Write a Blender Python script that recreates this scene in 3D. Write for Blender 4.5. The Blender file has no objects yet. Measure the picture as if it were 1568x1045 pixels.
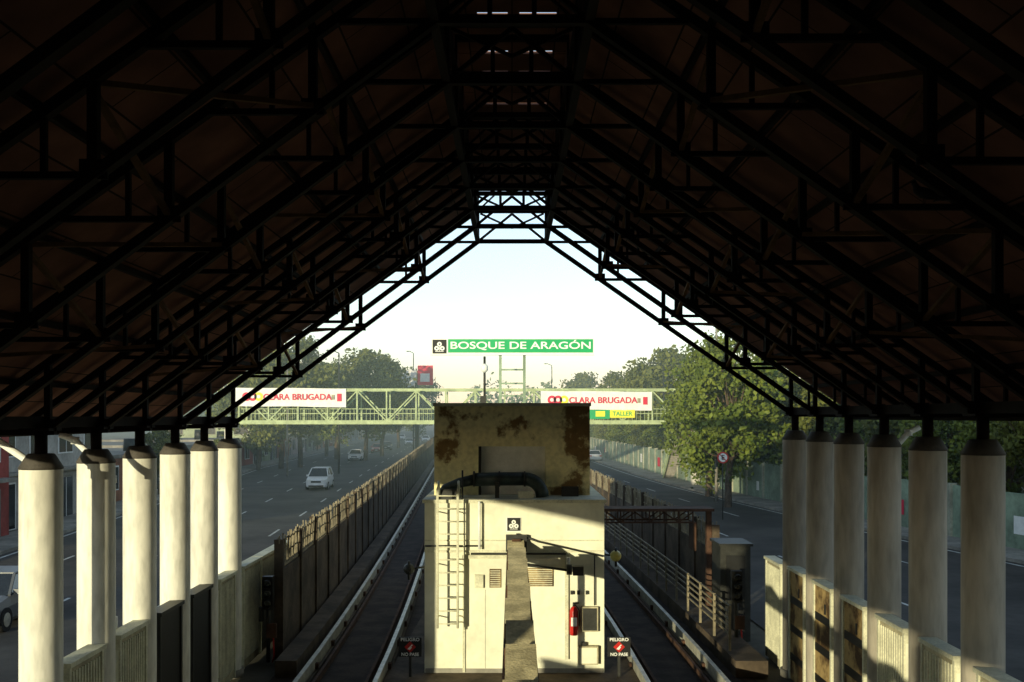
import bpy, math, random
from mathutils import Vector, Matrix
import numpy as np
R=random.Random(7)
S=bpy.context.scene
S.view_settings.view_transform='Standard'
S.view_settings.look='None'
S.view_settings.exposure=0
F=1524.0; YH=638.0; H=6.0
def P(px,py,d): return Vector(((px-784)/F*d, d, H+(YH-py)/F*d))
def c(y):
    t=max(0.0,y-20); return -0.05*(t*t/(t+12))

# ---------------- materials
def mat(name,col,rough=.8,var=.25,scale=3.0,bump=0.0,col2=None,lo=.4,hi=.6,metal=0.0,spec=.3,detail=6,stretch=None):
    m=bpy.data.materials.new(name); m.use_nodes=True
    nt=m.node_tree; b=nt.nodes['Principled BSDF']
    b.inputs['Roughness'].default_value=rough; b.inputs['Metallic'].default_value=metal
    b.inputs['Specular IOR Level'].default_value=spec
    tc=nt.nodes.new('ShaderNodeTexCoord'); mp=nt.nodes.new('ShaderNodeMapping')
    nt.links.new(tc.outputs['Object'],mp.inputs[0])
    if stretch: mp.inputs['Scale'].default_value=stretch
    n=nt.nodes.new('ShaderNodeTexNoise'); n.inputs['Scale'].default_value=scale; n.inputs['Detail'].default_value=detail
    n.inputs['Roughness'].default_value=.6
    nt.links.new(mp.outputs[0],n.inputs['Vector'])
    r=nt.nodes.new('ShaderNodeValToRGB')
    c1=tuple(min(1,x*(1-var)) for x in col)+(1,)
    c2=(tuple(col2) if col2 else tuple(min(1,x*(1+var*.5)) for x in col))+(1,)
    if col2: c1=tuple(col)+(1,)
    r.color_ramp.elements[0].position=lo; r.color_ramp.elements[1].position=hi
    r.color_ramp.elements[0].color=c1; r.color_ramp.elements[1].color=c2
    nt.links.new(n.outputs['Fac'],r.inputs[0]); 
    n2=nt.nodes.new('ShaderNodeTexNoise'); n2.inputs['Scale'].default_value=scale*9; n2.inputs['Detail'].default_value=4
    nt.links.new(mp.outputs[0],n2.inputs['Vector'])
    mx=nt.nodes.new('ShaderNodeMix'); mx.data_type='RGBA'; mx.blend_type='MULTIPLY'; mx.inputs[0].default_value=.5 if var>.13 else (.15 if var>0 else 0)
    nt.links.new(r.outputs[0],mx.inputs[6]); 
    r2=nt.nodes.new('ShaderNodeValToRGB'); r2.color_ramp.elements[0].position=.3; r2.color_ramp.elements[1].position=.6
    r2.color_ramp.elements[0].color=(.55,.55,.55,1)
    nt.links.new(n2.outputs['Fac'],r2.inputs[0]); nt.links.new(r2.outputs[0],mx.inputs[7])
    nt.links.new(mx.outputs[2],b.inputs['Base Color'])
    if bump>0:
        bp=nt.nodes.new('ShaderNodeBump'); bp.inputs['Strength'].default_value=bump; bp.inputs['Distance'].default_value=.02
        nt.links.new(n2.outputs['Fac'],bp.inputs['Height']); nt.links.new(bp.outputs[0],b.inputs['Normal'])
    return m
M={}
M['ground']=mat('ground_soil',(.09,.08,.055),.95,.4,.3)
M['asphalt']=mat('asphalt',(.060,.054,.046),.85,.35,.25,.3)
M['side']=mat('sidewalk_concrete',(.28,.26,.22),.9,.3,.6,.2)
M['ballast']=mat('track_slab',(.040,.028,.022),.95,.5,1.5,.5)
M['paint']=mat('road_paint',(.6,.6,.55),.7,.3,2)
M['steel']=mat('guide_bar_steel',(.55,.53,.45),.45,.25,3,metal=.3)
M['rust']=mat('rusty_iron',(.08,.04,.024),.9,.4,3)
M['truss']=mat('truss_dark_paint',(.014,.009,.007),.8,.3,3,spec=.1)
M['brace']=mat('brace_brown_paint',(.16,.09,.04),.8,.3,3,spec=.1)
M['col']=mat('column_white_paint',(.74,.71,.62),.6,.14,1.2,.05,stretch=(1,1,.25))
M['colr']=mat('column_shaded_grimy_paint',(.40,.355,.29),.7,.35,1.0,.08,stretch=(1,1,.2))  # right columns: shade put into the darker base tone, mottled with grime
M['colcap']=mat('column_cap_paint',(.07,.06,.05),.7,.3,3)
M['bld']=mat('pale_yellow_paint',(.76,.74,.58),.75,.12,.9,.1)
M['bld2']=mat('pale_panel',(.64,.62,.46),.7,.15,3)
M['stain']=mat('peeling_concrete',(.24,.15,.055),.9,.3,.9,.4,col2=(.87,.78,.42),lo=.42,hi=.47,detail=9)
M['white']=mat('white_paint',(.8,.8,.76),.6,.08,3)
M['black']=mat('black_paint',(.012,.012,.012),.5,.2,4)
M['dark']=mat('dark_metal',(.03,.030,.026),.5,.3,4)
M['duct']=mat('duct_metal',(.035,.05,.045),.45,.4,4)
M['red']=mat('red_paint',(.5,.02,.015),.4,.15,4)
M['tray']=mat('wooden_tray_cover',(.72,.62,.38),.85,.3,3,.4)
M['green']=mat('sign_green',(.01,.34,.11),.5,.05,2)
M['bridge']=mat('bridge_green_paint',(.42,.50,.27),.6,.2,2)
M['deck']=mat('bridge_deck',(.40,.44,.34),.8,.2,2)
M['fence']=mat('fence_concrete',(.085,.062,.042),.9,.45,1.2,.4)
M['mesh']=mat('fence_mesh_wire',(.25,.21,.14),.7,.3,3)
M['wallg']=mat('boundary_wall_paint',(.24,.31,.22),.85,.3,.5,.2)
M['wallp']=mat('wall_pilaster',(.36,.36,.27),.85,.3,.8)
M['glass']=mat('window_glass',(.02,.025,.03),.12,.2,2,spec=.7)
M['tyre']=mat('tyre_rubber',(.015,.015,.015),.8,.1,5)
M['lamp']=mat('headlight_lens',(.75,.75,.7),.2,.05,5)
M['bark']=mat('tree_bark',(.10,.07,.045),.95,.4,4,.5)
M['beige']=mat('screen_panel_paint',(.46,.41,.27),.7,.35,1.5,.1)
M['brownp']=mat('screen_panel_brown',(.09,.05,.02),.8,.4,1.5,.1,col2=(.42,.29,.12),lo=.42,hi=.55)
M['yellow']=mat('yellow_banner',(.8,.75,.05),.6,.05,2)
M['redtxt']=mat('banner_red',(.6,.02,.06),.6,.02,2)
M['mirror']=mat('brass_lamp',(.55,.45,.12),.35,.1,2)
M['feather']=mat('pigeon_feathers',(.02,.02,.022),.7,.3,20)
# roof boards
def roofmat():
    m=bpy.data.materials.new('roof_boards'); m.use_nodes=True; nt=m.node_tree; b=nt.nodes['Principled BSDF']
    b.inputs['Roughness'].default_value=.9; b.inputs['Specular IOR Level'].default_value=.1
    tc=nt.nodes.new('ShaderNodeTexCoord'); mp=nt.nodes.new('ShaderNodeMapping')
    nt.links.new(tc.outputs['Object'],mp.inputs[0])
    br=nt.nodes.new('ShaderNodeTexBrick'); br.inputs['Scale'].default_value=1.0
    br.inputs['Brick Width'].default_value=3.7; br.inputs['Row Height'].default_value=.62; br.inputs['Mortar Size'].default_value=.01
    br.inputs['Color1'].default_value=(.27,.13,.09,1); br.inputs['Color2'].default_value=(.19,.09,.065,1); br.inputs['Mortar'].default_value=(.03,.02,.012,1)
    mp.inputs['Rotation'].default_value=(0,0,math.radians(90))
    nt.links.new(mp.outputs[0],br.inputs[0])
    n=nt.nodes.new('ShaderNodeTexNoise'); n.inputs['Scale'].default_value=1.3; n.inputs['Detail'].default_value=8
    nt.links.new(tc.outputs['Object'],n.inputs['Vector'])
    r=nt.nodes.new('ShaderNodeValToRGB'); r.color_ramp.elements[0].color=(.5,.5,.5,1); r.color_ramp.elements[0].position=.3;r.color_ramp.elements[1].position=.65
    nt.links.new(n.outputs['Fac'],r.inputs[0])
    mx=nt.nodes.new('ShaderNodeMix'); mx.data_type='RGBA'; mx.blend_type='MULTIPLY'; mx.inputs[0].default_value=1
    nt.links.new(br.outputs[0],mx.inputs[6]); nt.links.new(r.outputs[0],mx.inputs[7]); nt.links.new(mx.outputs[2],b.inputs['Base Color'])
    return m
M['roof']=roofmat()
def leafmat(name,a,b_):
    m=bpy.data.materials.new(name); m.use_nodes=True; nt=m.node_tree; b=nt.nodes['Principled BSDF']
    b.inputs['Roughness'].default_value=.6; b.inputs['Specular IOR Level'].default_value=.2
    tc=nt.nodes.new('ShaderNodeTexCoord'); n=nt.nodes.new('ShaderNodeTexNoise'); n.inputs['Scale'].default_value=.9; n.inputs['Detail'].default_value=5
    nt.links.new(tc.outputs['Object'],n.inputs['Vector'])
    r=nt.nodes.new('ShaderNodeValToRGB'); r.color_ramp.elements[0].color=a+(1,); r.color_ramp.elements[1].color=b_+(1,)
    r.color_ramp.elements[0].position=.35; r.color_ramp.elements[1].position=.65
    nt.links.new(n.outputs['Fac'],r.inputs[0]); nt.links.new(r.outputs[0],b.inputs['Base Color'])
    return m
M['leafA']=leafmat('foliage_green',(.06,.09,.012),(.15,.18,.025))
M['leafB']=leafmat('foliage_olive',(.07,.085,.015),(.14,.15,.03))
M['leafC']=leafmat('foliage_far',(.08,.13,.035),(.14,.19,.06))  # lighter green, with distance haze put into the leaf colour

# ---------------- mesh builder
class MB:
    def __init__(s): s.v=[];s.f=[];s.m=[];s.sm=[];s.mats=[]
    def mi(s,k):
        m=M[k] if isinstance(k,str) else k
        if m not in s.mats: s.mats.append(m)
        return s.mats.index(m)
    def face(s,pts,k,smooth=False):
        i=len(s.v); s.v+= [tuple(p) for p in pts]; s.f.append(list(range(i,i+len(pts)))); s.m.append(s.mi(k)); s.sm.append(smooth)
    def hexa(s,p,k):
        i=len(s.v); s.v+=[tuple(q) for q in p]
        for f in ((0,3,2,1),(4,5,6,7),(0,1,5,4),(1,2,6,5),(2,3,7,6),(3,0,4,7)):
            s.f.append([i+j for j in f]); s.m.append(s.mi(k)); s.sm.append(False)
    def box(s,x0,x1,y0,y1,z0,z1,k):
        s.hexa([(x0,y0,z0),(x1,y0,z0),(x1,y1,z0),(x0,y1,z0),(x0,y0,z1),(x1,y0,z1),(x1,y1,z1),(x0,y1,z1)],k)
    def bar(s,p,q,w,h,k,up=(0,0,1)):
        p=Vector(p);q=Vector(q);d=(q-p).normalized();u=Vector(up)
        if abs(d.dot(u))>.98: u=Vector((0,1,0))
        a=d.cross(u).normalized(); b=a.cross(d).normalized()
        a*=w/2;b*=h/2
        s.hexa([p-a-b,p+a-b,q+a-b,q-a-b,p-a+b,p+a+b,q+a+b,q-a+b],k)
    def tube(s,pts,rs,n,k,caps=True):
        pts=[Vector(p) for p in pts]
        if not isinstance(rs,(list,tuple)): rs=[rs]*len(pts)
        i0=len(s.v); prev=None
        for j,p in enumerate(pts):
            d=(pts[min(j+1,len(pts)-1)]-pts[max(j-1,0)]).normalized()
            if prev is None:
                u=Vector((0,0,1)) if abs(d.z)<.9 else Vector((1,0,0))
                a=d.cross(u).normalized()
            else: a=(prev-d*prev.dot(d)).normalized()
            prev=a; b=d.cross(a)
            for t in range(n):
                an=2*math.pi*t/n; s.v.append(tuple(p+(a*math.cos(an)+b*math.sin(an))*rs[j]))
        mi=s.mi(k)
        for j in range(len(pts)-1):
            for t in range(n):
                s.f.append([i0+j*n+t,i0+j*n+(t+1)%n,i0+(j+1)*n+(t+1)%n,i0+(j+1)*n+t]); s.m.append(mi); s.sm.append(True)
        if caps:
            s.f.append([i0+t for t in range(n)][::-1]); s.m.append(mi); s.sm.append(False)
            e=i0+(len(pts)-1)*n; s.f.append([e+t for t in range(n)]); s.m.append(mi); s.sm.append(False)
    def obj(s,name,parent=None,loc=None):
        me=bpy.data.meshes.new(name); me.from_pydata(s.v,[],s.f)
        for m in s.mats: me.materials.append(m)
        me.polygons.foreach_set('material_index',s.m); me.polygons.foreach_set('use_smooth',s.sm); me.update()
        o=bpy.data.objects.new(name,me); S.collection.objects.link(o)
        if parent: o.parent=parent
        if loc: o.location=loc
        return o
def text(name,body,loc,size,mk,parent,sx=1.0,rot=(math.pi/2,0,0),ext=.004,off=.02):
    cu=bpy.data.curves.new(name,'FONT'); cu.body=body; cu.size=size; cu.extrude=ext; cu.align_x='CENTER'; cu.align_y='CENTER'; cu.offset=size*off
    cu.materials.append(M[mk]); o=bpy.data.objects.new(name,cu); S.collection.objects.link(o)
    o.location=loc; o.rotation_euler=rot; o.scale=(sx,1,1); o.parent=parent
    return o

# ---------------- ground, roads
g=MB(); g.face([(-1500,-600,-.06),(1500,-600,-.06),(1500,2400,-.06),(-1500,2400,-.06)],'ground'); g.obj('ground')
def ys(a,b,st=3):
    n=max(1,int((b-a)/st)); return [a+(b-a)*i/n for i in range(n+1)]
def strip(mb,xa,xb,z,k,y0,y1,st=3):
    Y=ys(y0,y1,st)
    for a,b in zip(Y[:-1],Y[1:]):
        A=xa(a) if callable(xa) else xa+c(a); B=xb(a) if callable(xb) else xb+c(a)
        A2=xa(b) if callable(xa) else xa+c(b); B2=xb(b) if callable(xb) else xb+c(b)
        mb.face([(A,a,z),(B,a,z),(B2,b,z),(A2,b,z)],k)
def kerb(mb,x,w,z0,z1,k,y0,y1,st=3):
    Y=ys(y0,y1,st); fx=x if callable(x) else (lambda y:x+c(y))
    for a,b in zip(Y[:-1],Y[1:]):
        A=fx(a);B=fx(b)
        mb.hexa([(A,a,z0),(A+w,a,z0),(B+w,b,z0),(B,b,z0),(A,a,z1),(A+w,a,z1),(B+w,b,z1),(B,b,z1)],k)
def rr(y): # right road outer edge
    t=max(0,110-y); return c(y)+16.2+.00115*t*t*.95
def le(y): # left road outer edge
    return c(y)-19.2-.052*min(max(y,0),115)
r=MB(); strip(r,le,lambda y:c(y)-7.2,-.02,'asphalt',-60,420); r.obj('road')
r=MB(); strip(r,lambda y:c(y)+7.3,rr,-.02,'asphalt',-20,420); r.obj('road')
r=MB()
for fr in (.27,.52,.77):
    y=-20
    while y<260:
        fx=lambda q,fr=fr:(c(q)-7.2)*(1-fr)+le(q)*fr
        strip(r,lambda q:fx(q)-.06,lambda q:fx(q)+.06,-.015,'paint',y,y+3,3); y+=10
strip(r,lambda q:le(q)+.3,lambda q:le(q)+.43,-.015,'paint',-20,300); strip(r,-7.7,-7.57,-.015,'paint',-20,300)
for fr in (.36,.68):
    y=10
    while y<260:
        fx=lambda q,fr=fr:(c(q)+7.3)*(1-fr)+rr(q)*fr
        strip(r,lambda q:fx(q)-.06,lambda q:fx(q)+.06,-.015,'paint',y,y+3,3); y+=10
strip(r,lambda y:rr(y)-.5,lambda y:rr(y)-.36,-.015,'paint',0,300)
r.obj('lane_markings')
r=MB(); kerb(r,lambda y:le(y)-2.6,2.45,-.06,.12,'side',-60,420); kerb(r,lambda y:le(y)-.15,.15,-.06,.125,'side',-60,420); r.obj('sidewalk')
r=MB(); kerb(r,lambda y:rr(y)+.15,2.2,-.06,.12,'side',-20,420); kerb(r,rr,.15,-.06,.125,'side',-20,420); r.obj('sidewalk')
# ---------------- track
t=MB(); strip(t,-5.5,5.6,-.03,'ballast',-30,300); t.obj('track_bed')
for cx in (-3.8,3.8):
    t=MB()
    for dx in (-.86,.86): 
        kerb(t,cx+dx-.05,.10,.02,.30,'steel',-30,260)
        kerb(t,cx+dx-.13,.26,-.03,.02,'fence',-30,260)
    for dx in (-.62,.55): kerb(t,cx+dx,.07,-.03,.12,'rust',-30,260)
    y=-10
    while y<140:
        for dx in (-.86,.86): t.box(cx+dx+c(y)-.12,cx+dx+c(y)+.12,y-.08,y+.08,.02,.16,'rust')
        y+=2.4
    t.obj('railway_track')
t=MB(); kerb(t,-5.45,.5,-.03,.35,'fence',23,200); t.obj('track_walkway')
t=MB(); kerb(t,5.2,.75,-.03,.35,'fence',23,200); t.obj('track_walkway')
t=MB(); 
Y=ys(24,70,1.6)
for i,(a,b) in enumerate(zip(Y[:-1],Y[1:])):
    for z in (.75,.92,1.09,1.25,1.42):
        t.bar((5.3+c(a),a,z),(5.3+c(b),b,z),.035,.04,'mesh')
    t.bar((5.3+c(a),a,.35),(5.3+c(a),a,1.45),.06,.06,'mesh')
t.obj('handrail')
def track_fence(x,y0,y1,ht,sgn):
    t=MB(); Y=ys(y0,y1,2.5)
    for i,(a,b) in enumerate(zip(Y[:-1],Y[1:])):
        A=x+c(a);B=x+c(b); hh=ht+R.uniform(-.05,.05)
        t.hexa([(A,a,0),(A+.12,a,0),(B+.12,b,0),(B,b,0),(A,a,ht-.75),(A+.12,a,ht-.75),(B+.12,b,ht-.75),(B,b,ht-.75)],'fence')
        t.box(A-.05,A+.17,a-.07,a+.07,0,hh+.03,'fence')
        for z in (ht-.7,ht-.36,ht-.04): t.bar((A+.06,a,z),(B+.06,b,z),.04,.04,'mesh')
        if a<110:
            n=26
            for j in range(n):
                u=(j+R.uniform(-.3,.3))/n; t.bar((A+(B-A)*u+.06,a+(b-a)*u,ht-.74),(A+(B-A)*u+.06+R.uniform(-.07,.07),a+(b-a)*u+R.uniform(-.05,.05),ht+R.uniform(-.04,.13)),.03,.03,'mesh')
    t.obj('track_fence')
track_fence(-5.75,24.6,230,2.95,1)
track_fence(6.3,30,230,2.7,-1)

# ---------------- station columns and roof
SP=1.85; YL=23.2
def zt(x): # top chord
    a=abs(x); return 10.76-(.71 if x<0 else .675)*(a-.85)
def zb(x):
    a=abs(x); return 10.08-(.745 if x<0 else .70)*(a-.78)
def column(x,y,top):
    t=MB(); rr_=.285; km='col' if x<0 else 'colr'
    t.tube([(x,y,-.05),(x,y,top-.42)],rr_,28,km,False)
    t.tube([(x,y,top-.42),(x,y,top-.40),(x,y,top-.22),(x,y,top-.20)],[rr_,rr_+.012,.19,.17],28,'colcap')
    t.tube([(x,y,top-.2),(x,y,top+.12)],.085,12,'truss')
    t.box(x-.2,x+.2,y-.2,y+.2,top+.12,top+.16,'truss')
    t.tube([(x,y,-.05),(x,y,.12)],.34,24,'side')
    t.obj('station_column')
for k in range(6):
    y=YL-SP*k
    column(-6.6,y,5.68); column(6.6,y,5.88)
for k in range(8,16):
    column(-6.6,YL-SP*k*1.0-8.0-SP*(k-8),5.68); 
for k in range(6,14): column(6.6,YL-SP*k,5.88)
NT=24
t=MB()
nodes=[2.05,3.53,5.0,6.5]
for k in range(NT):
    y=YL-SP*k
    for s in (-1,1):
        e=7.85
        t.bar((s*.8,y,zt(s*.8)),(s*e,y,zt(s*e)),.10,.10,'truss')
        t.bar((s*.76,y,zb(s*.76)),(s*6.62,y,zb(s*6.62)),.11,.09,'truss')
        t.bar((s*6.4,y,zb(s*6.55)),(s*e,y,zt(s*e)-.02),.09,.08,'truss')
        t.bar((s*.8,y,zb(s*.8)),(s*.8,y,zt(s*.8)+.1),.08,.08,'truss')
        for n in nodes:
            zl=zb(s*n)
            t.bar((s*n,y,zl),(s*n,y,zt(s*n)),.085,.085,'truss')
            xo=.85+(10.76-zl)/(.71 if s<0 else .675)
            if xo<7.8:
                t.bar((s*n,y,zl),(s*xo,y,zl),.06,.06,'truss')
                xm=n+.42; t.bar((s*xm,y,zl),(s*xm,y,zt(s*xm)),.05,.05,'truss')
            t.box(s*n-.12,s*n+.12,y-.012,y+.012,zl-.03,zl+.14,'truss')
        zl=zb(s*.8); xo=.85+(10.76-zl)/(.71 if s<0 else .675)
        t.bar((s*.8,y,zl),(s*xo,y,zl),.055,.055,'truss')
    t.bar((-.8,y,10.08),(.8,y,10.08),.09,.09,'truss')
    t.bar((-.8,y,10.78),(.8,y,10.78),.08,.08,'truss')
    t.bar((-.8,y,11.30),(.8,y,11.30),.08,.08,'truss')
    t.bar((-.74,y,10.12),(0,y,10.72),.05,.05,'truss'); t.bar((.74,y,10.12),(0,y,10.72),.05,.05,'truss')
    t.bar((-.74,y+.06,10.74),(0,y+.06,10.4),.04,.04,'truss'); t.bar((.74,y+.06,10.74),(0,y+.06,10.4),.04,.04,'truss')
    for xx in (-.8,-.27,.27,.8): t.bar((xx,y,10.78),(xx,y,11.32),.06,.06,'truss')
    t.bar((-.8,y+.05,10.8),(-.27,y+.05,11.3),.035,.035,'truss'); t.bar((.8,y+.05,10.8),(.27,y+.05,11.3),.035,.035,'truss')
roof_truss=t.obj('roof_truss')
yb=YL-SP*(NT-1)
t=MB()
for s in (-1,1):
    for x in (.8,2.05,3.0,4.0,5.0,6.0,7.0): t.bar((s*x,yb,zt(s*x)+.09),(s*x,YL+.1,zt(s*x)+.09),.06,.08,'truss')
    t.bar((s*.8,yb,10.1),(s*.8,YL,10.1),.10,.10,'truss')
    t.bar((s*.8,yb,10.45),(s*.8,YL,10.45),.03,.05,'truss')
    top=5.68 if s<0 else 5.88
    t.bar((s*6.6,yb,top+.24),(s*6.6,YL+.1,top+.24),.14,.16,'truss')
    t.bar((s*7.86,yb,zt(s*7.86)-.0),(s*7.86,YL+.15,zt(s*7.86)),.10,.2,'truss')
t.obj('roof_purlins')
t=MB()
for k in range(0,NT-1):
    y=YL-SP*k
    for s in (-1,1):
        for j,n in enumerate(nodes[:3]):
            if (k+j)%2==0:
                t.bar((s*n,y-.05,zb(s*n)+.05),(s*(n+.05),y-SP+.05,zt(s*n)-.05),.06,.05,'brace')
            if (k+j)%3==1:
                t.bar((s*n,y-.05,zb(s*n)+.05),(s*(n+1.45),y-SP+.05,zt(s*(n+1.45))-.05),.06,.05,'brace')
t.obj('roof_braces')
t=MB()
for s in (-1,1):
    x0,x1=.80,8.0; o=.15
    a=[(s*x0,yb-.5,zt(s*x0)+o),(s*x1,yb-.5,zt(s*x1)+o),(s*x1,YL+.2,zt(s*x1)+o),(s*x0,YL+.2,zt(s*x0)+o)]
    b=[(p[0],p[1],p[2]+.05) for p in a]
    t.hexa(a+b,'roof')
    t.box(min(s*.80,s*.86),max(s*.80,s*.86),yb-.5,YL+.2,10.95,11.42,'roof')
slots=[(13.35,.12),(14.75,.13),(15.6,.07),(17.2,.1),(18.1,.1),(19.9,.06),(21.9,.07),(22.7,.05),(11.6,.1),(8.3,.1)]
slots.sort(); y=yb-.5
for sy,w in slots:
    t.box(-.9,.9,y,sy,11.42,11.46,'roof')
    y=sy+w
t.box(-.9,.9,y,YL+.2,11.42,11.46,'roof')
for sy,w in slots:
    t.box(-.9,-.47,sy,sy+w,11.43,11.45,'roof'); t.box(-.06,.1,sy,sy+w,11.43,11.45,'roof'); t.box(.6,.9,sy,sy+w,11.43,11.45,'roof')
t.obj('station_roof')
t=MB(); q=yb-.5
t.face([(-8,q,-.05),(8,q,-.05),(8,q,zt(8)+.14),(.85,q,10.9),(.85,q,11.4),(-.85,q,11.4),(-.85,q,10.9),(-8,q,zt(-8)+.14)],'rust')
t.obj('station_end_wall')
# pigeons on a truss member
def pigeon(x,y,z,s=1):
    t=MB(); X=lambda u:x+s*u
    t.tube([(X(-.20),y,z+.05),(X(-.12),y,z+.075),(X(-.05),y,z+.10),(X(.03),y,z+.12),(X(.08),y,z+.15),(X(.10),y,z+.20),(X(.115),y,z+.225),(X(.13),y,z+.23)],[.018,.03,.055,.06,.045,.026,.03,.015],12,'feather')
    t.tube([(X(.13),y,z+.228),(X(.16),y,z+.22)],[.009,.002],6,'rust')
    t.hexa([(X(-.27),y-.03,z+.03),(X(-.12),y-.035,z+.06),(X(-.12),y+.035,z+.06),(X(-.27),y+.03,z+.03),(X(-.27),y-.03,z+.04),(X(-.12),y-.035,z+.08),(X(-.12),y+.035,z+.08),(X(-.27),y+.03,z+.04)],'feather')
    for o in (-.02,.02): t.tube([(X(0),y+o,z+.07),(X(.005),y+o,z)],.005,6,'rust')
    t.obj('pigeon')
yp=YL-SP*7; zp=zb(3.53)+.03
pigeon(4.25,yp,zp,-1); pigeon(4.62,yp,zp,1)
# platform screens
def bay_screen(x,out,y0,y1,h,kind):
    t=MB(); xi=x; xo=x+out*.22; a,b=min(xi,xo),max(xi,xo)
    kp={'c':'beige','b':'black','n':'brownp'}[kind]; kc='dark' if kind=='b' else 'bld2'
    t.box(a+.03,b-.03,y0+.04,y1-.04,0,h-.08,kp)
    for (p,q) in ((y0,y0+.07),(y1-.07,y1)): t.box(a,b,p,q,0,h-.07,kc)
    t.box(a-.03,b+.03,y0-.03,y1+.03,h-.07,h,kc)
    s=a+.03 if out>0 else b-.03
    if kind=='c':
        yy=y0+.14
        while yy<y1-.14:
            t.box(min(s,s-out*.02),max(s,s-out*.02),yy,yy+.045,.2,h-.16,'bld2'); yy+=.10
        t.box(a+.03,b-.03,y0-.012,y0,.3,h-.25,'bld')
    if kind=='n':
        for z in (.45,1.1,1.75): t.box(min(s,s-out*.015),max(s,s-out*.015),y0+.1,y1-.1,z,z+.16,'black')  # black bands stand in for rail shadows across the panel
        t.box(min(s,s-out*.02),max(s,s-out*.02),y0+.4,y0+.46,h-.6,h-.4,'black')
    t.obj('platform_screen')
for k,kind in ((5,'c'),(4,'c'),(3,'b'),(2,'b'),(1,'c')):
    yc=YL-SP*k; bay_screen(-6.36,-1,yc+.36,yc+SP-.28,2.45,kind)
for y0 in (23.6,25.3,26.95): bay_screen(-6.36,-1,y0,y0+1.6,2.45,'c')
for k,kind in ((6,'c'),(5,'c'),(4,'c'),(3,'n'),(2,'n'),(1,'n')):
    yc=YL-SP*k; bay_screen(6.36,1,yc+.36,yc+SP-.3,2.56,kind)
bay_screen(6.36,1,23.6,25.0,2.5,'c')
t=MB(); t.box(-7.05,-6.95,-18,7.5,0,2.05,'beige'); t.box(-7.1,-6.9,-18,7.55,2.05,2.12,'bld2'); t.obj('platform_parapet')
def drain(pts):
    t=MB(); t.tube(pts,.055,12,'white'); 
    for p in pts[1:-1]: t.tube([Vector(p)+Vector((0,0,-.06)),Vector(p)+Vector((0,0,.06))],.07,12,'white')
    t.tube([Vector(pts[-1])+Vector((0,0,.0)),Vector(pts[-1])+Vector((0,0,.25))],.085,12,'white'); t.obj('drain_pipe')
y=YL-SP*3.55
drain([(-7.55,y,5.7),(-7.3,y,5.6),(-6.75,y,5.05),(-6.68,y,4.95),(-6.68,y,2.4)])
y=YL-SP*4.7
drain([(-7.8,y,5.8),(-7.6,y,5.72),(-7.05,y,5.35),(-7.0,y,5.2),(-7.0,y,2.1)])
y=YL-SP*2.5
drain([(7.6,y,5.8),(7.4,y,5.7),(6.95,y,5.2),(6.9,y,5.0),(6.9,y,2.1)])

# ---------------- service building
SB=bpy.data.objects.new('service_building',None); S.collection.objects.link(SB)
D=23.0
t=MB()
x0,x1=-2.02,2.13
t.box(x0,x1,D,38,-.02,4.0,'bld')
t.box(x0-.05,x1+.05,D-.05,38.05,4.0,4.08,'bld2')
t.box(x0-.0,x1+.0,D-.03,D,2.86,2.91,'bld2')
t.box(x0,x1,D-.025,D,3.12,3.15,'bld2')
t.box(x0+.02,x1-.02,D-.03,D,.0,.18,'side')
t.obj('walls',SB)
t=MB()
t.box(-1.14,-1.08,D-.06,D,.1,2.82,'bld2'); t.box(-1.14,.1,D-.06,D,2.72,2.8,'bld2'); 
t.box(-1.08,-.1,D-.02,D,.1,2.72,'bld'); t.box(-.62,-.612,D-.022,D-.018,.1,2.0,'dark')
t.box(-.86,-.66,D-.10,D-.02,2.05,2.35,'bld2')
def vent(a,b,z0,z1):
    t.box(a,b,D-.04,D,z0,z1,'brownp'); z=z0+.03
    while z<z1-.03: t.box(a+.02,b-.02,D-.06,D-.04,z,z+.02,'bld2'); z+=.05
vent(-.52,-.25,2.05,2.48); vent(.35,.95,2.08,2.5)
t.box(1.22,1.30,D-.08,D,.4,2.86,'bld2')
t.tube([(-1.1,D-.12,4.1),(-1.1,D-.12,1.1)],.025,8,'bld2')
t.tube([(-.75,D-.16,4.05),(-.75,D-.16,2.95)],.03,8,'white')
t.tube([(-2.0,D-.10,3.02),(-.75,D-.10,3.02)],.02,8,'dark')
t.tube([(-.95,D-.10,2.84),(1.25,D-.10,2.84)],.025,8,'dark')
t.tube([(1.9,D-.08,2.8),(1.9,D-.08,1.65)],.015,8,'dark')
t.tube([(.1,D-.1,3.3),(.6,D-.1,3.12),(2.1,D-.1,2.78)],.02,8,'dark')
t.box(1.5,1.56,D-.1,D,1.9,1.98,'dark'); t.box(1.35,1.41,D-.1,D,1.9,1.98,'dark'); t.box(1.7,1.74,D-.1,D,1.9,1.98,'dark')
t.obj('fittings',SB)
t=MB(); d2=24.3; Z0=4.08; Zt=6.33
t.box(-1.9,-.82,d2,37,Z0,5.27,'stain'); t.box(.82,1.9,d2,37,Z0,5.27,'stain')
t.box(-.82,.82,d2+.35,37,Z0,5.27,'white'); t.box(-1.9,1.9,d2,37,5.27,6.25,'stain')
t.box(-1.93,1.93,d2-.03,37.03,6.25,Zt,'bld2')
t.box(-.82,-.76,d2+.05,d2+.35,Z0,5.26,'dark')
t.obj('upper_block',SB)
t=MB()
t.tube([(-1.75,23.75,4.12),(-1.6,23.7,4.3),(-1.25,23.65,4.42),(-.9,23.6,4.5)],[.07,.09,.12,.13],14,'duct')
t.tube([(-.9,23.6,4.5),(-.3,23.6,4.52),(.3,23.6,4.52)],.16,18,'duct')
pts=[(.3+.42*math.sin(a),23.6,4.10+.42*math.cos(a)) for a in [i*math.pi/2/7 for i in range(8)]]
t.tube(pts,.16,18,'duct')
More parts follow.
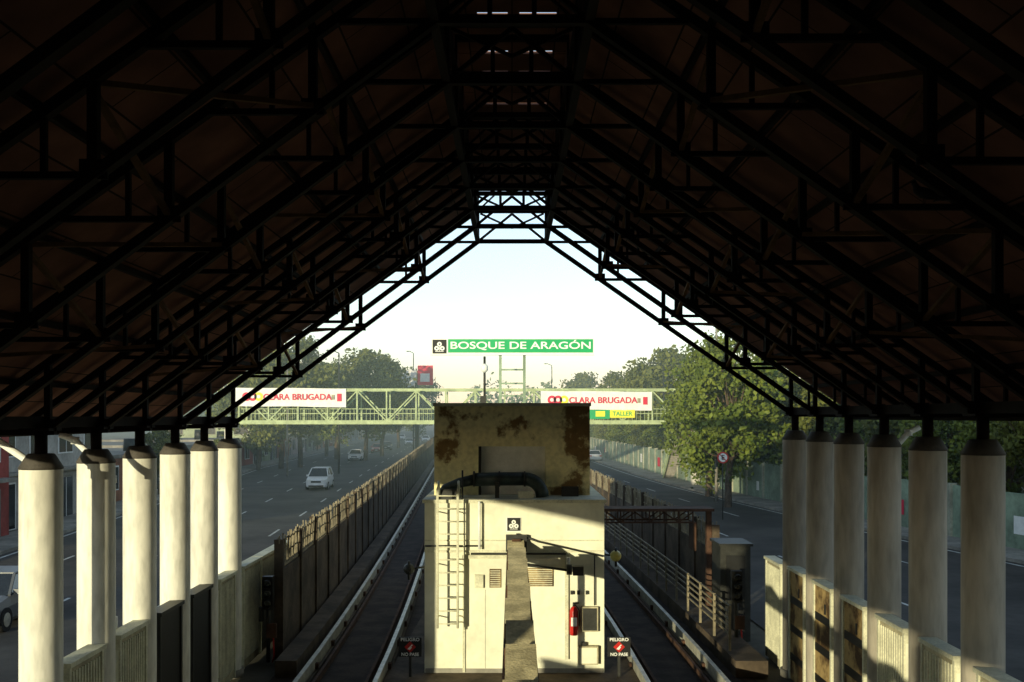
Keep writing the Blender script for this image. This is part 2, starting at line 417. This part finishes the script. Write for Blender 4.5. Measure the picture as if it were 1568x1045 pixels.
for xx in (-.9,-.3,.3): t.tube([(xx-.02,23.6,4.52),(xx+.02,23.6,4.52)],.185,18,'dark')
t.box(.15,.5,23.25,23.4,4.08,4.25,'bld2'); t.box(-1.75,-1.2,23.2,23.4,4.08,4.3,'dark'); t.box(-.4,-.3,23.4,23.5,4.08,4.45,'dark')
t.box(1.2,1.6,23.9,24.2,4.08,4.3,'dark')
t.obj('ventilation_duct',SB)
t=MB()
t.tube([(-1.15,D+.1,4.08),(-1.15,D+.1,4.75)],.02,8,'dark')
t.obj('roof_post',SB)
t=MB()
for x in (-1.69,-1.23): t.tube([(x,D-.45,1.2),(x,D-.45,4.35),(x,D-.1,4.5),(x,D+.25,4.1)],.028,8,'bld2')
z=1.3
while z<4.3: t.tube([(-1.69,D-.45,z),(-1.23,D-.45,z)],.016,8,'bld2'); z+=.29
for z in (1.4,2.6,3.8):
    for x in (-1.69,-1.23): t.tube([(x,D-.45,z),(x,D,z)],.015,6,'bld2')
t.obj('wall_ladder',SB)
# cable tray toward the camera
t=MB(); y=D-.1; i=0; zz=2.98
while y>3:
    L=R.uniform(1.35,1.7); o=R.uniform(-.015,.015); lo_=zz-.15+R.uniform(-.03,.03); hi_=zz+.17
    t.hexa([(-.09+o,y-L,lo_),(.29+o,y-L,lo_),(.29+o,y-.03,hi_),(-.09+o,y-.03,hi_),(-.09+o,y-L,lo_+.03),(.29+o,y-L,lo_+.03),(.29+o,y-.03,hi_+.03),(-.09+o,y-.03,hi_+.03)],'tray')
    t.box(-.10,.30,y+.0,y+.03,zz-.2,zz+.14,'rust')
    y-=L+.05; i+=1
t.box(-.12,-.095,3,D-.05,zz-.24,zz-.1,'rust'); t.box(.295,.32,3,D-.05,zz-.24,zz-.1,'rust')
for y in (5,10,15,20): t.box(.04,.16,y-.05,y+.05,0,zz-.24,'dark')
t.box(-.14,.34,D-.2,D-.05,2.9,3.28,'dark')
t.box(.0,.2,D-.3,D-.2,3.0,3.2,'rust')
t.obj('cable_tray')
# floodlight
t=MB()
t.tube([(.3,D-.25,2.6),(.9,D-.35,2.55),(1.3,D-.4,2.5)],.03,8,'dark')
t.tube([(.3,D-.25,2.6),(.3,D,2.6)],.03,8,'dark')
t.tube([(1.24,D-.4,2.52),(1.36,D-.4,2.52)],.12,14,'dark')
t.box(1.38,1.62,D-.5,D-.3,2.4,2.6,'dark'); t.tube([(1.28,D-.4,2.65),(1.28,D-.4,2.80)],.045,10,'white')
t.obj('floodlight')
# extinguisher
t=MB(); ex=1.42
t.tube([(ex,D-.14,.98),(ex,D-.14,1.02),(ex,D-.14,1.52),(ex,D-.14,1.6),(ex,D-.14,1.64)],[.085,.1,.1,.07,.03],18,'red')
t.tube([(ex,D-.14,1.64),(ex,D-.14,1.72)],.03,10,'dark'); t.box(ex-.02,ex+.12,D-.16,D-.12,1.70,1.73,'dark')
t.tube([(ex+.03,D-.16,1.68),(ex+.13,D-.2,1.55),(ex+.12,D-.2,1.2)],.014,8,'black'); t.box(ex-.07,ex+.07,D-.246,D-.238,1.2,1.4,'white')
t.box(ex-.03,ex+.03,D-.05,D,1.3,1.6,'dark'); t.obj('fire_extinguisher')
t=MB(); t.box(1.60,1.98,D-.12,D-.0,1.05,1.62,'beige'); t.box(1.63,1.95,D-.13,D-.12,1.08,1.59,'dark'); t.obj('hose_cabinet')
t=MB(); t.box(1.52,1.98,D-.16,D-.0,.3,.72,'beige'); t.box(1.55,1.95,D-.17,D-.16,.33,.69,'bld'); t.box(1.6,1.7,D-.14,D,.72,.8,'dark'); t.obj('electrical_box')
def logo(t,cx,cz,s,y):
    t.box(cx-s/2,cx+s/2,y-.02,y,cz-s/2,cz+s/2,'black')
    f=s*.17
    for (a,b) in ((0,.17),(-.2,-.13),(.2,-.13)):
        t.tube([(cx+a*s,y-.026,cz+b*s),(cx+a*s,y-.02,cz+b*s)],f,14,'white')
        t.tube([(cx+a*s,y-.03,cz+b*s),(cx+a*s,y-.0262,cz+b*s)],f*.35,10,'black')
    t.box(cx-.02*s,cx+.02*s,y-.026,y-.02,cz-.36*s,cz,'white'); t.box(cx-.3*s,cx+.3*s,y-.026,y-.02,cz-.38*s,cz-.34*s,'white')
t=MB(); t.box(-.13,.21,D-.015,D,3.34,3.68,'white'); logo(t,.04,3.51,.30,D-.015); t.obj('wall_plaque')
def danger(px,name='danger_sign'):
    d=22.6; q=P(px,991,d); t=MB()
    t.box(q.x-.26,q.x+.26,d,d+.02,q.z-.22,q.z+.22,'black')
    s=.13; cx,cz=q.x,q.z-.0
    t.face([(cx-s,d-.004,cz),(cx,d-.004,cz-s),(cx+s,d-.004,cz),(cx,d-.004,cz+s)],'red')
    t.bar((cx-.05,d-.008,cz-.05),(cx+.05,d-.008,cz+.05),.006,.025,'white'); t.bar((cx-.02,d-.008,cz-.06),(cx+.03,d-.008,cz+.0),.006,.03,'white')
    t.box(q.x-.03,q.x+.03,d+.02,d+.06,-.02,q.z,'dark')
    o=t.obj(name)
    text('caption_top','PELIGRO',(cx,d-.004,cz+.165),.1,'white',o,1.1); text('caption_bottom','NO PASE',(cx,d-.004,cz-.17),.1,'white',o,1.0)
danger(948); danger(628)
t=MB(); t.hexa([(-2.9,21,-.03),(2.9,21,-.03),(2.5,36,-.03),(-2.5,36,-.03),(-2.9,21,.08),(2.9,21,.08),(2.5,36,.08),(-2.5,36,.08)],'fence')
t.obj('island_platform')
def signal(x,y,z,name='rail_signal'):
    t=MB(); t.tube([(x,y,0),(x,y,z+.5)],.05,10,'dark')
    t.box(x-.13,x+.13,y-.1,y+.1,z-.05,z+.75,'black')
    for dz in (.12,.36,.6):
        t.tube([(x,y-.11,z+dz),(x,y-.24,z+dz-.02)],[.09,.1],14,'dark',False); t.tube([(x,y-.115,z+dz),(x,y-.105,z+dz)],.075,14,'glass')
    t.box(x-.22,x-.13,y-.06,y+.06,z-.35,z+.0,'dark'); t.box(x-.04,x+.2,y-.06,y+.06,z-.75,z-.4,'rust')
    t.tube([(x+.1,y,z-.4),(x+.15,y-.02,z-1.2),(x+.1,y,0)],.02,6,'red'); t.obj(name)
signal(-5.95,24.3,1.35); signal(5.75,25.5,1.3)
t=MB(); t.box(5.55,6.35,26.5,27.6,0,2.55,'dark'); t.box(5.5,6.4,26.4,27.7,2.55,2.62,'dark'); t.box(5.6,5.62,26.7,27.3,.3,2.2,'black')
t.box(5.7,6.2,26.48,26.5,.3,2.3,'black'); t.obj('equipment_cabinet')
for (px,py) in ((943,852),(626,872)):
    q=P(px,py,24); s=1 if px>784 else -1; t=MB()
    t.tube([(q.x,23.9,q.z),(q.x,23.97,q.z),(q.x,24.05,q.z)],[.05,.12,.14],16,'mirror' if s>0 else 'dark'); t.tube([(q.x,24.05,q.z),(s*2.05,24.1,q.z+.05)],.025,8,'dark')
    t.tube([(q.x,24.0,q.z-.25),(q.x,24.0,q.z+.2)],.03,8,'dark'); t.obj('warning_lamp')
t=MB(); gy=30
t.box(2.2,6.0,gy-.5,gy+.5,3.18,3.26,'rust'); 
for yy in (gy-.4,gy+.4):
    t.bar((2.8,yy,2.85),(5.4,yy,2.85),.05,.05,'rust'); 
    xs=[2.8+.43*i for i in range(7)]
    for i,x in enumerate(xs):
        t.bar((x,yy,2.85),(x,yy,3.18),.035,.035,'rust')
        if i<6: t.bar((x,yy,2.85 if i%2 else 3.15),(x+.43,yy,3.15 if i%2 else 2.85),.035,.035,'rust')
t.box(5.85,6.0,gy-.1,gy+.1,0,3.2,'rust'); t.box(5.4,5.48,gy-.4,gy+.4,2.0,2.85,'rust'); t.obj('cable_gantry')

# ---------------- station name sign (stands at the far end of the block, beyond the roof)
t=MB(); d=36.0
a=P(659,518,d); b=P(910,544,d); hs=a.z-b.z
t.box(a.x,b.x,d,d+.15,b.z,a.z,'white'); t.box(a.x+.64,b.x-.05,d-.014,d,b.z+.09,a.z-.04,'green')
logo(t,a.x+.33,(a.z+b.z)/2,.50,d-.002)
xl,xr_=P(766,0,d).x,P(803,0,d).x
for x in (xl,xr_): t.box(x-.05,x+.05,d+.15,d+.24,6.3,b.z+.1,'wallg')
for z in (6.75,7.2,7.7): t.box(xl,xr_,d+.16,d+.22,z-.03,z+.03,'wallg')
sg=t.obj('station_name_sign')
text('lettering','BOSQUE DE ARAGÓN',((a.x+b.x)/2+.3,d-.022,(a.z+b.z)/2+.03),.36,'white',sg,1.43,off=.014)
t=MB(); x=P(742,0,34).x; t.tube([(x,34,6.3),(x,34,8.05)],.04,8,'dark'); t.tube([(x,34,7.5),(x,34,7.58),(x,34,7.72),(x,34,7.8)],[.04,.12,.12,.04],12,'white'); t.box(x-.15,x+.06,33.95,34.05,6.28,6.7,'dark'); t.obj('beacon_lamp')

# ---------------- pedestrian bridge
t=MB(); d=85.0; X0=P(366,0,d).x; X1=P(1089,0,d).x; ZB=H+(YH-647)/F*d; ZT=H+(YH-597)/F*d
for yy in (d,d+2.4):
    t.box(X0,X1,yy-.09,yy+.09,ZT-.1,ZT+.1,'bridge'); t.box(X0,X1,yy-.1,yy+.1,ZB-.17,ZB+.17,'bridge')
    n=16; w=(X1-X0)/n
    for i in range(n+1):
        x=X0+w*i; t.box(x-.06,x+.06,yy-.06,yy+.06,ZB,ZT,'bridge')
        if i<n:
            if i%2: t.bar((x,yy,ZB+.1),(x+w,yy,ZT-.1),.1,.1,'bridge')
            else: t.bar((x,yy,ZT-.1),(x+w,yy,ZB+.1),.1,.1,'bridge')
    for z in (ZB+.75,ZB+1.15): t.box(X0,X1,yy-.02+.1,yy+.02+.1,z-.03,z+.03,'bridge')
    x=X0
    while x<X1: t.box(x-.015,x+.015,yy+.09,yy+.12,ZB,ZB+1.15,'bridge'); x+=.35
t.box(X0,X1,d+.1,d+2.3,ZB-.05,ZB+.08,'deck')
for i in range(17): 
    x=X0+w*i; t.box(x-.04,x+.04,d,d+2.4,ZT-.04,ZT+.04,'bridge'); t.box(x-.06,x+.06,d,d+2.4,ZB-.15,ZB-.05,'bridge')
for x,rad in ((-24.6,.3),(15.9,.42)):
    t.tube([(x,d+1.2,-.05),(x,d+1.2,ZB-.2)],rad,18,'col'); t.box(x-.6,x+.6,d-.1,d+2.5,ZB-.5,ZB-.18,'side')
sx=X1-1.6; nst=30
for i in range(nst):
    zz_=ZB*(1-i/nst); yy=d+2.6+i*.28
    t.box(sx-.9,sx+.9,yy,yy+.3,zz_-.18,zz_,'side')
for s_ in (-.9,.9):
    t.bar((sx+s_,d+2.6,ZB+1.0),(sx+s_,d+2.6+nst*.28,1.0),.06,.06,'bridge'); t.bar((sx+s_,d+2.6,ZB-.1),(sx+s_,d+2.6+nst*.28,-.1),.08,.3,'bridge')
    for i in range(0,nst,3): 
        z_=ZB*(1-i/nst); t.bar((sx+s_,d+2.6+i*.28,z_),(sx+s_,d+2.6+i*.28,z_+1),.05,.05,'bridge')
t.obj('pedestrian_bridge')
def banner(px0,py0,px1,py1,d,txt,name='banner'):
    a=P(px0,py0,d);b=P(px1,py1,d); t=MB(); n=16
    for i in range(n):
        u=i/n;v=(i+1)/n; xa=a.x+(b.x-a.x)*u; xb_=a.x+(b.x-a.x)*v
        f=lambda q:d-.05+.03*math.sin(q*23); g_=lambda q:.05*math.sin(q*9)+ .25*q
        t.face([(xa,f(u),b.z-g_(u)*.4),(xb_,f(v),b.z-g_(v)*.4),(xb_,f(v),a.z-g_(v)*.3),(xa,f(u),a.z-g_(u)*.3)],'white')
    cz=(a.z+b.z)/2-.03
    hh=a.z-b.z; wd=b.x-a.x
    for k_,(o,cc) in enumerate(((.10,'redtxt'),(.155,'redtxt'),(.21,'yellow'))):
        x=a.x+wd*o; t.tube([(x,d-.11,cz+.05),(x,d-.1,cz+.05)],hh*.24,14,cc); t.tube([(x,d-.12,cz+.05),(x,d-.112,cz+.05)],hh*.1,12,'white')
    t.box(a.x+wd*.92,a.x+wd*.96,d-.11,d-.1,cz-.35,cz+.3,'redtxt'); t.box(a.x+wd*.87,a.x+wd*.895,d-.11,d-.1,cz-.2,cz+.2,'beige')
    o=t.obj(name); text('lettering',txt,(a.x+wd*.56,d-.11,cz+.0),hh*.46,'redtxt',o,1.0,off=.02)
banner(361,594,530,622,84.85,'CLARA BRUGADA'); banner(828,599,998,627,84.85,'CLARA BRUGADA')
t=MB(); a=P(934,628,84.8);b=P(972,640,84.8); t.box(a.x,b.x,84.78,84.82,b.z,a.z,'yellow'); a2=P(902,628,84.8); t.box(a2.x,a.x-.02,84.78,84.82,b.z-.1,a.z,'green'); 
a3=P(912,630,84.8); t.box(a3.x,a3.x+.8,84.76,84.78,b.z+.1,a.z-.1,'yellow')
o=t.obj('banner'); text('lettering','TALLER',((a.x+b.x)/2,84.77,(a.z+b.z)/2),.5,'green',o)

# ---------------- boundary wall on the right
t=MB()
Y=ys(20,300,3.2)
for i,(a,b) in enumerate(zip(Y[:-1],Y[1:])):
    A=rr(a)+2.35;B=rr(b)+2.35; h=2.6+R.uniform(-.05,.05)
    t.hexa([(A,a,-.05),(A+.15,a,-.05),(B+.15,b,-.05),(B,b,-.05),(A,a,h),(A+.15,a,h),(B+.15,b,h),(B,b,h)],'wallg')
    t.box(A-.1,A+.24,a-.14,a+.14,-.05,h+.1,'wallp')
    if i%3==1:
        kk=['white','beige','redtxt','wallp','white'][R.randrange(5)]
        u0=.25;u1=.25+R.uniform(.15,.4)
        q=[(A+(B-A)*u-.03,a+(b-a)*u) for u in (u0,u1)]
        z0=R.uniform(.6,1.1); z1=z0+R.uniform(.6,1.1)
        t.face([(q[0][0],q[0][1],z0),(q[1][0],q[1][1],z0),(q[1][0],q[1][1],z1),(q[0][0],q[0][1],z1)],kk)
t.obj('boundary_wall')
def nopark(px,py,d):
    q=P(px,py,d); t=MB(); t.tube([(q.x,d+.05,-.05),(q.x,d+.05,q.z+.4)],.035,8,'dark')
    t.tube([(q.x,d,q.z),(q.x,d+.02,q.z)],.34,28,'red'); t.tube([(q.x,d-.006,q.z),(q.x,d,q.z)],.25,28,'white'); t.bar((q.x-.19,d-.012,q.z+.19),(q.x+.19,d-.012,q.z-.19),.008,.05,'red')
    o=t.obj('no_parking_sign'); text('letter','E',(q.x,d-.012,q.z),.38,'black',o)
nopark(1107,701,58)

# ---------------- buildings left
def house(x1,y0,y1,w,h,col,name,storeys=2,band=None):
    m=mat('facade_'+name+str(int(y0)),col,.85,.25,.5,.1)
    t=MB(); x0=x1-w
    t.box(x0,x1,y0,y1,-.05,h,m); t.box(x0-.1,x1+.12,y0-.12,y1+.1,h,h+.25,'side')
    sh=h/storeys
    for s in range(storeys):
        n=max(2,int((y1-y0)/3)); st=(y1-y0)/n
        for i in range(n):
            ya=y0+st*i+st*.25; yb_=y0+st*i+st*.75; z0=s*sh+(.9 if s or i%2 else 0.05); z1=s*sh+sh*.8
            t.box(x1,x1+.04,ya-.1,yb_+.1,z0-.08 if z0>.5 else 0,z1+.1,'white' if R.random()<.5 else 'side'); t.box(x1+.04,x1+.055,ya,yb_,z0,z1,'glass' if R.random()<.8 else 'rust')
            t.bar((x1+.06,(ya+yb_)/2,z0),(x1+.06,(ya+yb_)/2,z1),.03,.04,'white')
        n=max(2,int(w/3.5)); st=w/n
        for i in range(n):
            xa=x0+st*i+st*.3; xb_=x0+st*i+st*.7; z0=s*sh+.9; z1=s*sh+sh*.8
            t.box(xa-.08,xb_+.08,y0-.04,y0,z0-.08,z1+.08,'side'); t.box(xa,xb_,y0-.055,y0-.04,z0,z1,'glass')
        if s: t.box(x1,x1+.8,y0+.5,y1-.5,s*sh-.1,s*sh+.05,'side')
    t.tube([(x1-2,y0+2,h+.2),(x1-2,y0+2,h+1.3)],[.6,.55],12,'black')
    t.obj(name)
cols=[((.36,.07,.06),'red_house'),((.5,.45,.36),'plastered_house'),((.35,.12,.07),'brick_house'),((.45,.45,.4),'shop_building'),((.4,.42,.38),'grey_house'),((.5,.35,.2),'orange_house')]
y=38;i=0
while y<330:
    L=R.uniform(9,14); col,nm=cols[i%6]; col=tuple(v*R.uniform(.75,1.0) for v in col)
    st=2 if i==0 else R.choice([1,2,2]); house(min(le(y),le(y+L))-2.2,y,y+L,R.uniform(9,13),st*2.8+R.uniform(0,.5),col,nm,st); y+=L+R.uniform(.1,2); i+=1

# ---------------- trees
def treemesh(seed,h,rad,leafk,nl=6500,base=.3,clumps=70,ls=.22,droop=0):
    rg=random.Random(seed); t=MB()
    lean=Vector((rg.uniform(-.06,.06),rg.uniform(-.06,.06),1))
    tp=[Vector((0,0,-.1))]
    for i in range(1,7): tp.append(Vector((lean.x*h*i/8+rg.uniform(-.1,.1),lean.y*h*i/8+rg.uniform(-.1,.1),h*.82*i/6)))
    t.tube(tp,[h*.022*(1-.14*i) for i in range(7)],9,'bark',False)
    cen=[]
    for i in range(clumps):
        while True:
            a=Vector((rg.uniform(-1,1),rg.uniform(-1,1),rg.uniform(-1,1)))
            if .25<a.length<1: break
        z=h*(base+(1-base)*(.5+.5*a.z)); tz=(z/h-base)/(1-base)
        prof=math.sin(math.pi*min(1,max(.05,tz*.8+.18)))**.6
        cc=Vector((a.x*rad*prof*rg.uniform(.7,1.15),a.y*rad*prof*rg.uniform(.7,1.15),z)); cen.append(cc)
        if i%3==0:
            s=tp[min(6,max(2,int(z/h*6)-1))]; mid=(s+cc)/2+Vector((0,0,-.2))
            t.tube([s,mid,cc],[h*.008,h*.005,h*.002],5,'bark',False)
    mi=t.mi(leafk); rs=np.random.RandomState(seed)
    for i in range(nl):
        cc=cen[i%len(cen)]; sg=rad*.12*(.6+.8*((i%len(cen))*7%10)/10)
        d=np.clip(rs.normal(0,1,3),-1.7,1.7)*sg; 
        p=Vector((cc.x+d[0],cc.y+d[1],cc.z+d[2]*.8-(min(2,abs(rs.normal()))*droop)))
        a=Vector(rs.normal(0,1,3)).normalized(); b=a.cross(Vector(rs.normal(0,1,3))).normalized(); L=ls*rs.uniform(.6,1.4)
        k=len(t.v); t.v+=[tuple(p-a*L*.5),tuple(p+b*L*.3),tuple(p+a*L*.5),tuple(p-b*L*.3)]; t.f.append([k,k+1,k+2,k+3]); t.m.append(mi); t.sm.append(False)
    ob=t.obj('tmp'); me=ob.data; bpy.data.objects.remove(ob); return me
TM=[treemesh(1,11,3.6,'leafA',8500,.18,90,.34,.3),treemesh(2,10,3.2,'leafB',7500,.22,70,.34,.1),treemesh(3,12,3.4,'leafA',9000,.10,95,.32,.6),
    treemesh(4,9,3.8,'leafB',7000,.25,70,.36,0)]
def tree(name,x,y,k,sc=1,sz=None):
    o=bpy.data.objects.new(name,TM[k]); S.collection.objects.link(o); o.location=(x,y,-.05); o.rotation_euler=(0,0,R.uniform(0,6.28)); s=sc; o.scale=(s,s,sz or s)
y=33
while y<210:
    x=rr(y)+5.4+R.uniform(-.6,1.2)
    tree('leafy_tree',x,y,R.choice([0,2,2,1]),R.uniform(.7,1.0)*(1.0 if y<100 else .85)); 
    if R.random()<.7: tree('leafy_tree',x+4.5+R.uniform(0,4),y+2,R.choice([0,1,2]),R.uniform(.85,1.2)*(1.0 if y<110 else .8))
    y+=R.uniform(3.8,5.4)
for px,py,d,k in ((1020,535,120,3),(1045,545,125,1),(1085,510,75,2),(1115,505,66,0),(980,565,140,3),(940,572,150,1),(895,572,190,3)):
    q=P(px,py,d); hh=[11,10,12,9][k]; tree('leafy_tree',q.x,d,k,(q.z+.3)/hh)
for px,py,d,k in ((430,528,115,3),(460,520,118,1),(395,560,112,3),(515,548,140,0),(560,537,135,3),(585,545,150,1),(610,565,190,3),(640,563,200,0),(60,600,75,1),(500,560,150,1)):
    q=P(px,py,d); hh=[11,10,12,9][k]; tree('leafy_tree',q.x,d,k,(q.z+.3)/hh)
for y in (75,98,120,170): tree('street_tree',le(y)-1.2,y,R.choice([1,3]),R.uniform(.4,.6))
# distant tree mass
t=MB(); rs=np.random.RandomState(5); mi=t.mi('leafC')
cl=[]
for i in range(480):
    x=rs.uniform(-200,200); y=rs.uniform(240,330); 
    if -26<x-c(y)*1.0<-8 : continue
    hmax=rs.uniform(9,17)+(3 if x>40 else 0)*rs.uniform(0,1); cl.append((x,y,hmax,rs.uniform(2.5,4.5)))
for (x,y,hm,rd) in cl:
    for j in range(90):
        a=rs.normal(0,1,3); a/=np.linalg.norm(a); rr_=rd*rs.uniform(.5,1.05)
        p=Vector((x+a[0]*rr_,y+a[1]*rr_,max(.1,hm*.6+a[2]*hm*.42*rs.uniform(.6,1))))
        a=Vector(rs.normal(0,1,3)).normalized(); b=a.cross(Vector(rs.normal(0,1,3))).normalized(); L=rs.uniform(.8,1.6)
        k=len(t.v); t.v+=[tuple(p-a*L*.5),tuple(p+b*L*.35),tuple(p+a*L*.5),tuple(p-b*L*.35)]; t.f.append([k,k+1,k+2,k+3]); t.m.append(0); t.sm.append(False)
t.obj('distant_trees')
# billboard
t=MB(); q=P(613,560,150); q2=P(663,590,150); t.box(q.x+2.6,q2.x,150,150.2,q2.z,q.z,'redtxt'); t.box(q.x+3.0,q2.x-.5,149.97,150,q2.z+.5,q.z-1.2,'white')
t.box(q.x,q.x+2.4,150.3,150.5,q2.z-.3,q.z-.7,'white'); t.tube([((q.x+q2.x)/2,150.3,0),((q.x+q2.x)/2,150.3,q2.z+.4)],.3,10,'dark'); t.obj('billboard')
def lamp(px,py,d,arm=1.5,kk='dark'):
    q=P(px,py,d); t=MB(); t.tube([(q.x,d,-.05),(q.x,d,q.z)],[.12,.07],10,kk)
    if arm: t.tube([(q.x,d,q.z),(q.x+arm*.6,d,q.z+.3),(q.x+arm,d,q.z+.3)],.05,8,kk); t.hexa([(q.x+arm-.1,d-.12,q.z+.2),(q.x+arm+.6,d-.1,q.z+.25),(q.x+arm+.6,d+.1,q.z+.25),(q.x+arm-.1,d+.12,q.z+.2),(q.x+arm-.1,d-.1,q.z+.36),(q.x+arm+.5,d-.06,q.z+.34),(q.x+arm+.5,d+.06,q.z+.34),(q.x+arm-.1,d+.1,q.z+.36)],kk)
    t.obj('street_lamp')
lamp(519,541,105,-1.2); lamp(633,541,160,-1); lamp(845,560,170,-1.2); lamp(1097,485,70,0,'side'); lamp(440,560,100,1.0,'side'); lamp(1016,560,110,-1.5); lamp(975,600,140,0)
# ---------------- vehicles
def carmesh(col,suv=False):
    m=mat('car_paint',col,.3,.04,3,spec=.6); t=MB(); W=.9; hz=.12 if suv else 0
    st=[(-2.2,.62,.35,.62),(-2.12,.78,.26,.72),(-1.8,.86,.22,.82),(-1.1,.9,.2,.95),(-.5,.9,.2,.98),(.6,.9,.2,.98),(1.5,.9,.2,1.0),(2.0,.86,.24,.98),(2.2,.74,.32,.86)]
    rings=[]
    for (y,w,zb_,zt_) in st:
        zt_+=hz; zm=(zb_+zt_)/2
        rings.append([(-w*.9,y,zb_),(-w,y,zb_+.12),(-w,y,zm+.1),(-w*.93,y,zt_-.03),(-w*.75,y,zt_),(w*.75,y,zt_),(w*.93,y,zt_-.03),(w,y,zm+.1),(w,y,zb_+.12),(w*.9,y,zb_)])
    for a,b in zip(rings[:-1],rings[1:]):
        for i in range(10):
            j=(i+1)%10; t.face([a[i],a[j],b[j],b[i]],m,True)
    t.face(rings[0][::-1],m); t.face(rings[-1],m)
    z0=.95+hz; z1=1.45+hz*2.2
    bl=[(-.82,-1.05),(.82,-1.05),(.82,1.75 if not suv else 2.0),(-.82,1.75 if not suv else 2.0)]
    tp=[(-.62,-.3),(.62,-.3),(.62,1.05 if not suv else 1.7),(-.62,1.05 if not suv else 1.7)]
    B=[(x,y,z0) for x,y in bl]; T=[(x,y,z1) for x,y in tp]
    for i in range(4):
        j=(i+1)%4; t.face([B[i],B[j],T[j],T[i]],'glass')
    t.face(T,m)
    t.box(-.6,.6,-.28,(1.03 if not suv else 1.68),z1,z1+.035,m)
    for i in range(4): t.bar(B[i],T[i],.07,.07,m)
    for s in (-1,1): 
        t.bar((s*.83,.3,z0-.02),(s*.63,.3,z1),.05,.07,m); t.box(s*.92-.08,s*.92+.08,-.85,-.72,z0,z0+.14,m)
        t.bar(T[0 if s<0 else 1],T[3 if s<0 else 2],.06,.05,m)
    for (x,y) in ((-.8,-1.4),(.8,-1.4),(-.8,1.4),(.8,1.4)):
        t.tube([(x-.12,y,.33),(x+.12,y,.33)],.34,20,'tyre'); t.tube([(x-.13,y,.33),(x+.13,y,.33)],.2,14,'steel')
    for s in (-1,1):
        t.box(s*.6-.17,s*.6+.17,-2.2,-2.1,.62+hz,.76+hz,'lamp'); t.box(s*.66-.14,s*.66+.14,2.12,2.22,.7+hz,.85+hz,'red')
    t.box(-.4,.4,-2.22,-2.15,.5+hz,.66+hz,'black'); t.box(-.6,.6,-2.23,-2.1,.3,.42,'black'); t.box(-.22,.22,-2.25,-2.21,.42,.52,'white'); t.box(-.22,.22,2.2,2.24,.55,.66,'white')
    ob=t.obj('tmp'); me=ob.data; bpy.data.objects.remove(ob); return me
CM={'w':carmesh((.75,.75,.73)),'ws':carmesh((.75,.75,.72),True),'r':carmesh((.35,.03,.02)),'d':carmesh((.04,.045,.05)),'s':carmesh((.12,.125,.13))}
def car(k,px,py,rot=0,name='car'):
    d=H*F/(py-YH); q=P(px,py,d); o=bpy.data.objects.new(name,CM[k]); S.collection.objects.link(o); o.location=(q.x,d,-.02); o.rotation_euler=(0,0,rot+.04)
car('ws',490,748); car('w',545,705); car('s',-4,951); car('d',592,689); car('r',578,693); car('w',627,682); car('w',615,674); car('d',640,672); car('w',652,677); car('r',637,679); car('w',909,706,math.pi); car('s',670,668)

# ---------------- morning haze lying over the avenue (homogeneous scattering volume)
hz=MB(); hz.box(-260,260,42,460,-.04,24,'white'); 
ho=hz.obj('haze')
hm=bpy.data.materials.new('haze_air'); hm.use_nodes=True; nt=hm.node_tree; nt.nodes.remove(nt.nodes['Principled BSDF'])
vs=nt.nodes.new('ShaderNodeVolumeScatter'); vs.inputs['Color'].default_value=(.80,1,.93,1); vs.inputs['Density'].default_value=.0021; vs.inputs['Anisotropy'].default_value=0
nt.links.new(vs.outputs[0],nt.nodes['Material Output'].inputs['Volume'])
ho.data.materials.clear(); ho.data.materials.append(hm)

# ---------------- light, world, camera
el=math.atan(.221/math.sqrt(5))
dirn=Vector((1,2,-.221)).normalized()
ld=bpy.data.lights.new('sun','SUN'); ld.energy=5.0; ld.angle=math.radians(.5); ld.color=(1,.92,.60)
lo=bpy.data.objects.new('sun',ld); S.collection.objects.link(lo); lo.rotation_euler=dirn.to_track_quat('-Z','Y').to_euler(); lo.location=(-30,-60,20)
w=bpy.data.worlds.new('World'); S.world=w; w.use_nodes=True; nt=w.node_tree
bg=nt.nodes['Background']; sk=nt.nodes.new('ShaderNodeTexSky'); sk.sky_type='NISHITA'; sk.sun_disc=False
sk.sun_elevation=el; sk.sun_rotation=math.atan2(-1,-2); sk.altitude=2200; sk.air_density=1.2; sk.dust_density=.35; sk.ozone_density=1.6
hs_=nt.nodes.new('ShaderNodeHueSaturation'); hs_.inputs['Saturation'].default_value=.75
nt.links.new(sk.outputs[0],hs_.inputs['Color']); nt.links.new(hs_.outputs[0],bg.inputs[0]); bg.inputs[1].default_value=.33
cd=bpy.data.cameras.new('cam'); cd.sensor_width=36; cd.lens=36*F/1568; cd.shift_y=(YH-522.5)/1568; cd.clip_end=5000; cd.clip_start=.1
co=bpy.data.objects.new('camera',cd); S.collection.objects.link(co); co.location=(0,0,H); co.rotation_euler=(math.pi/2,0,0); S.camera=co
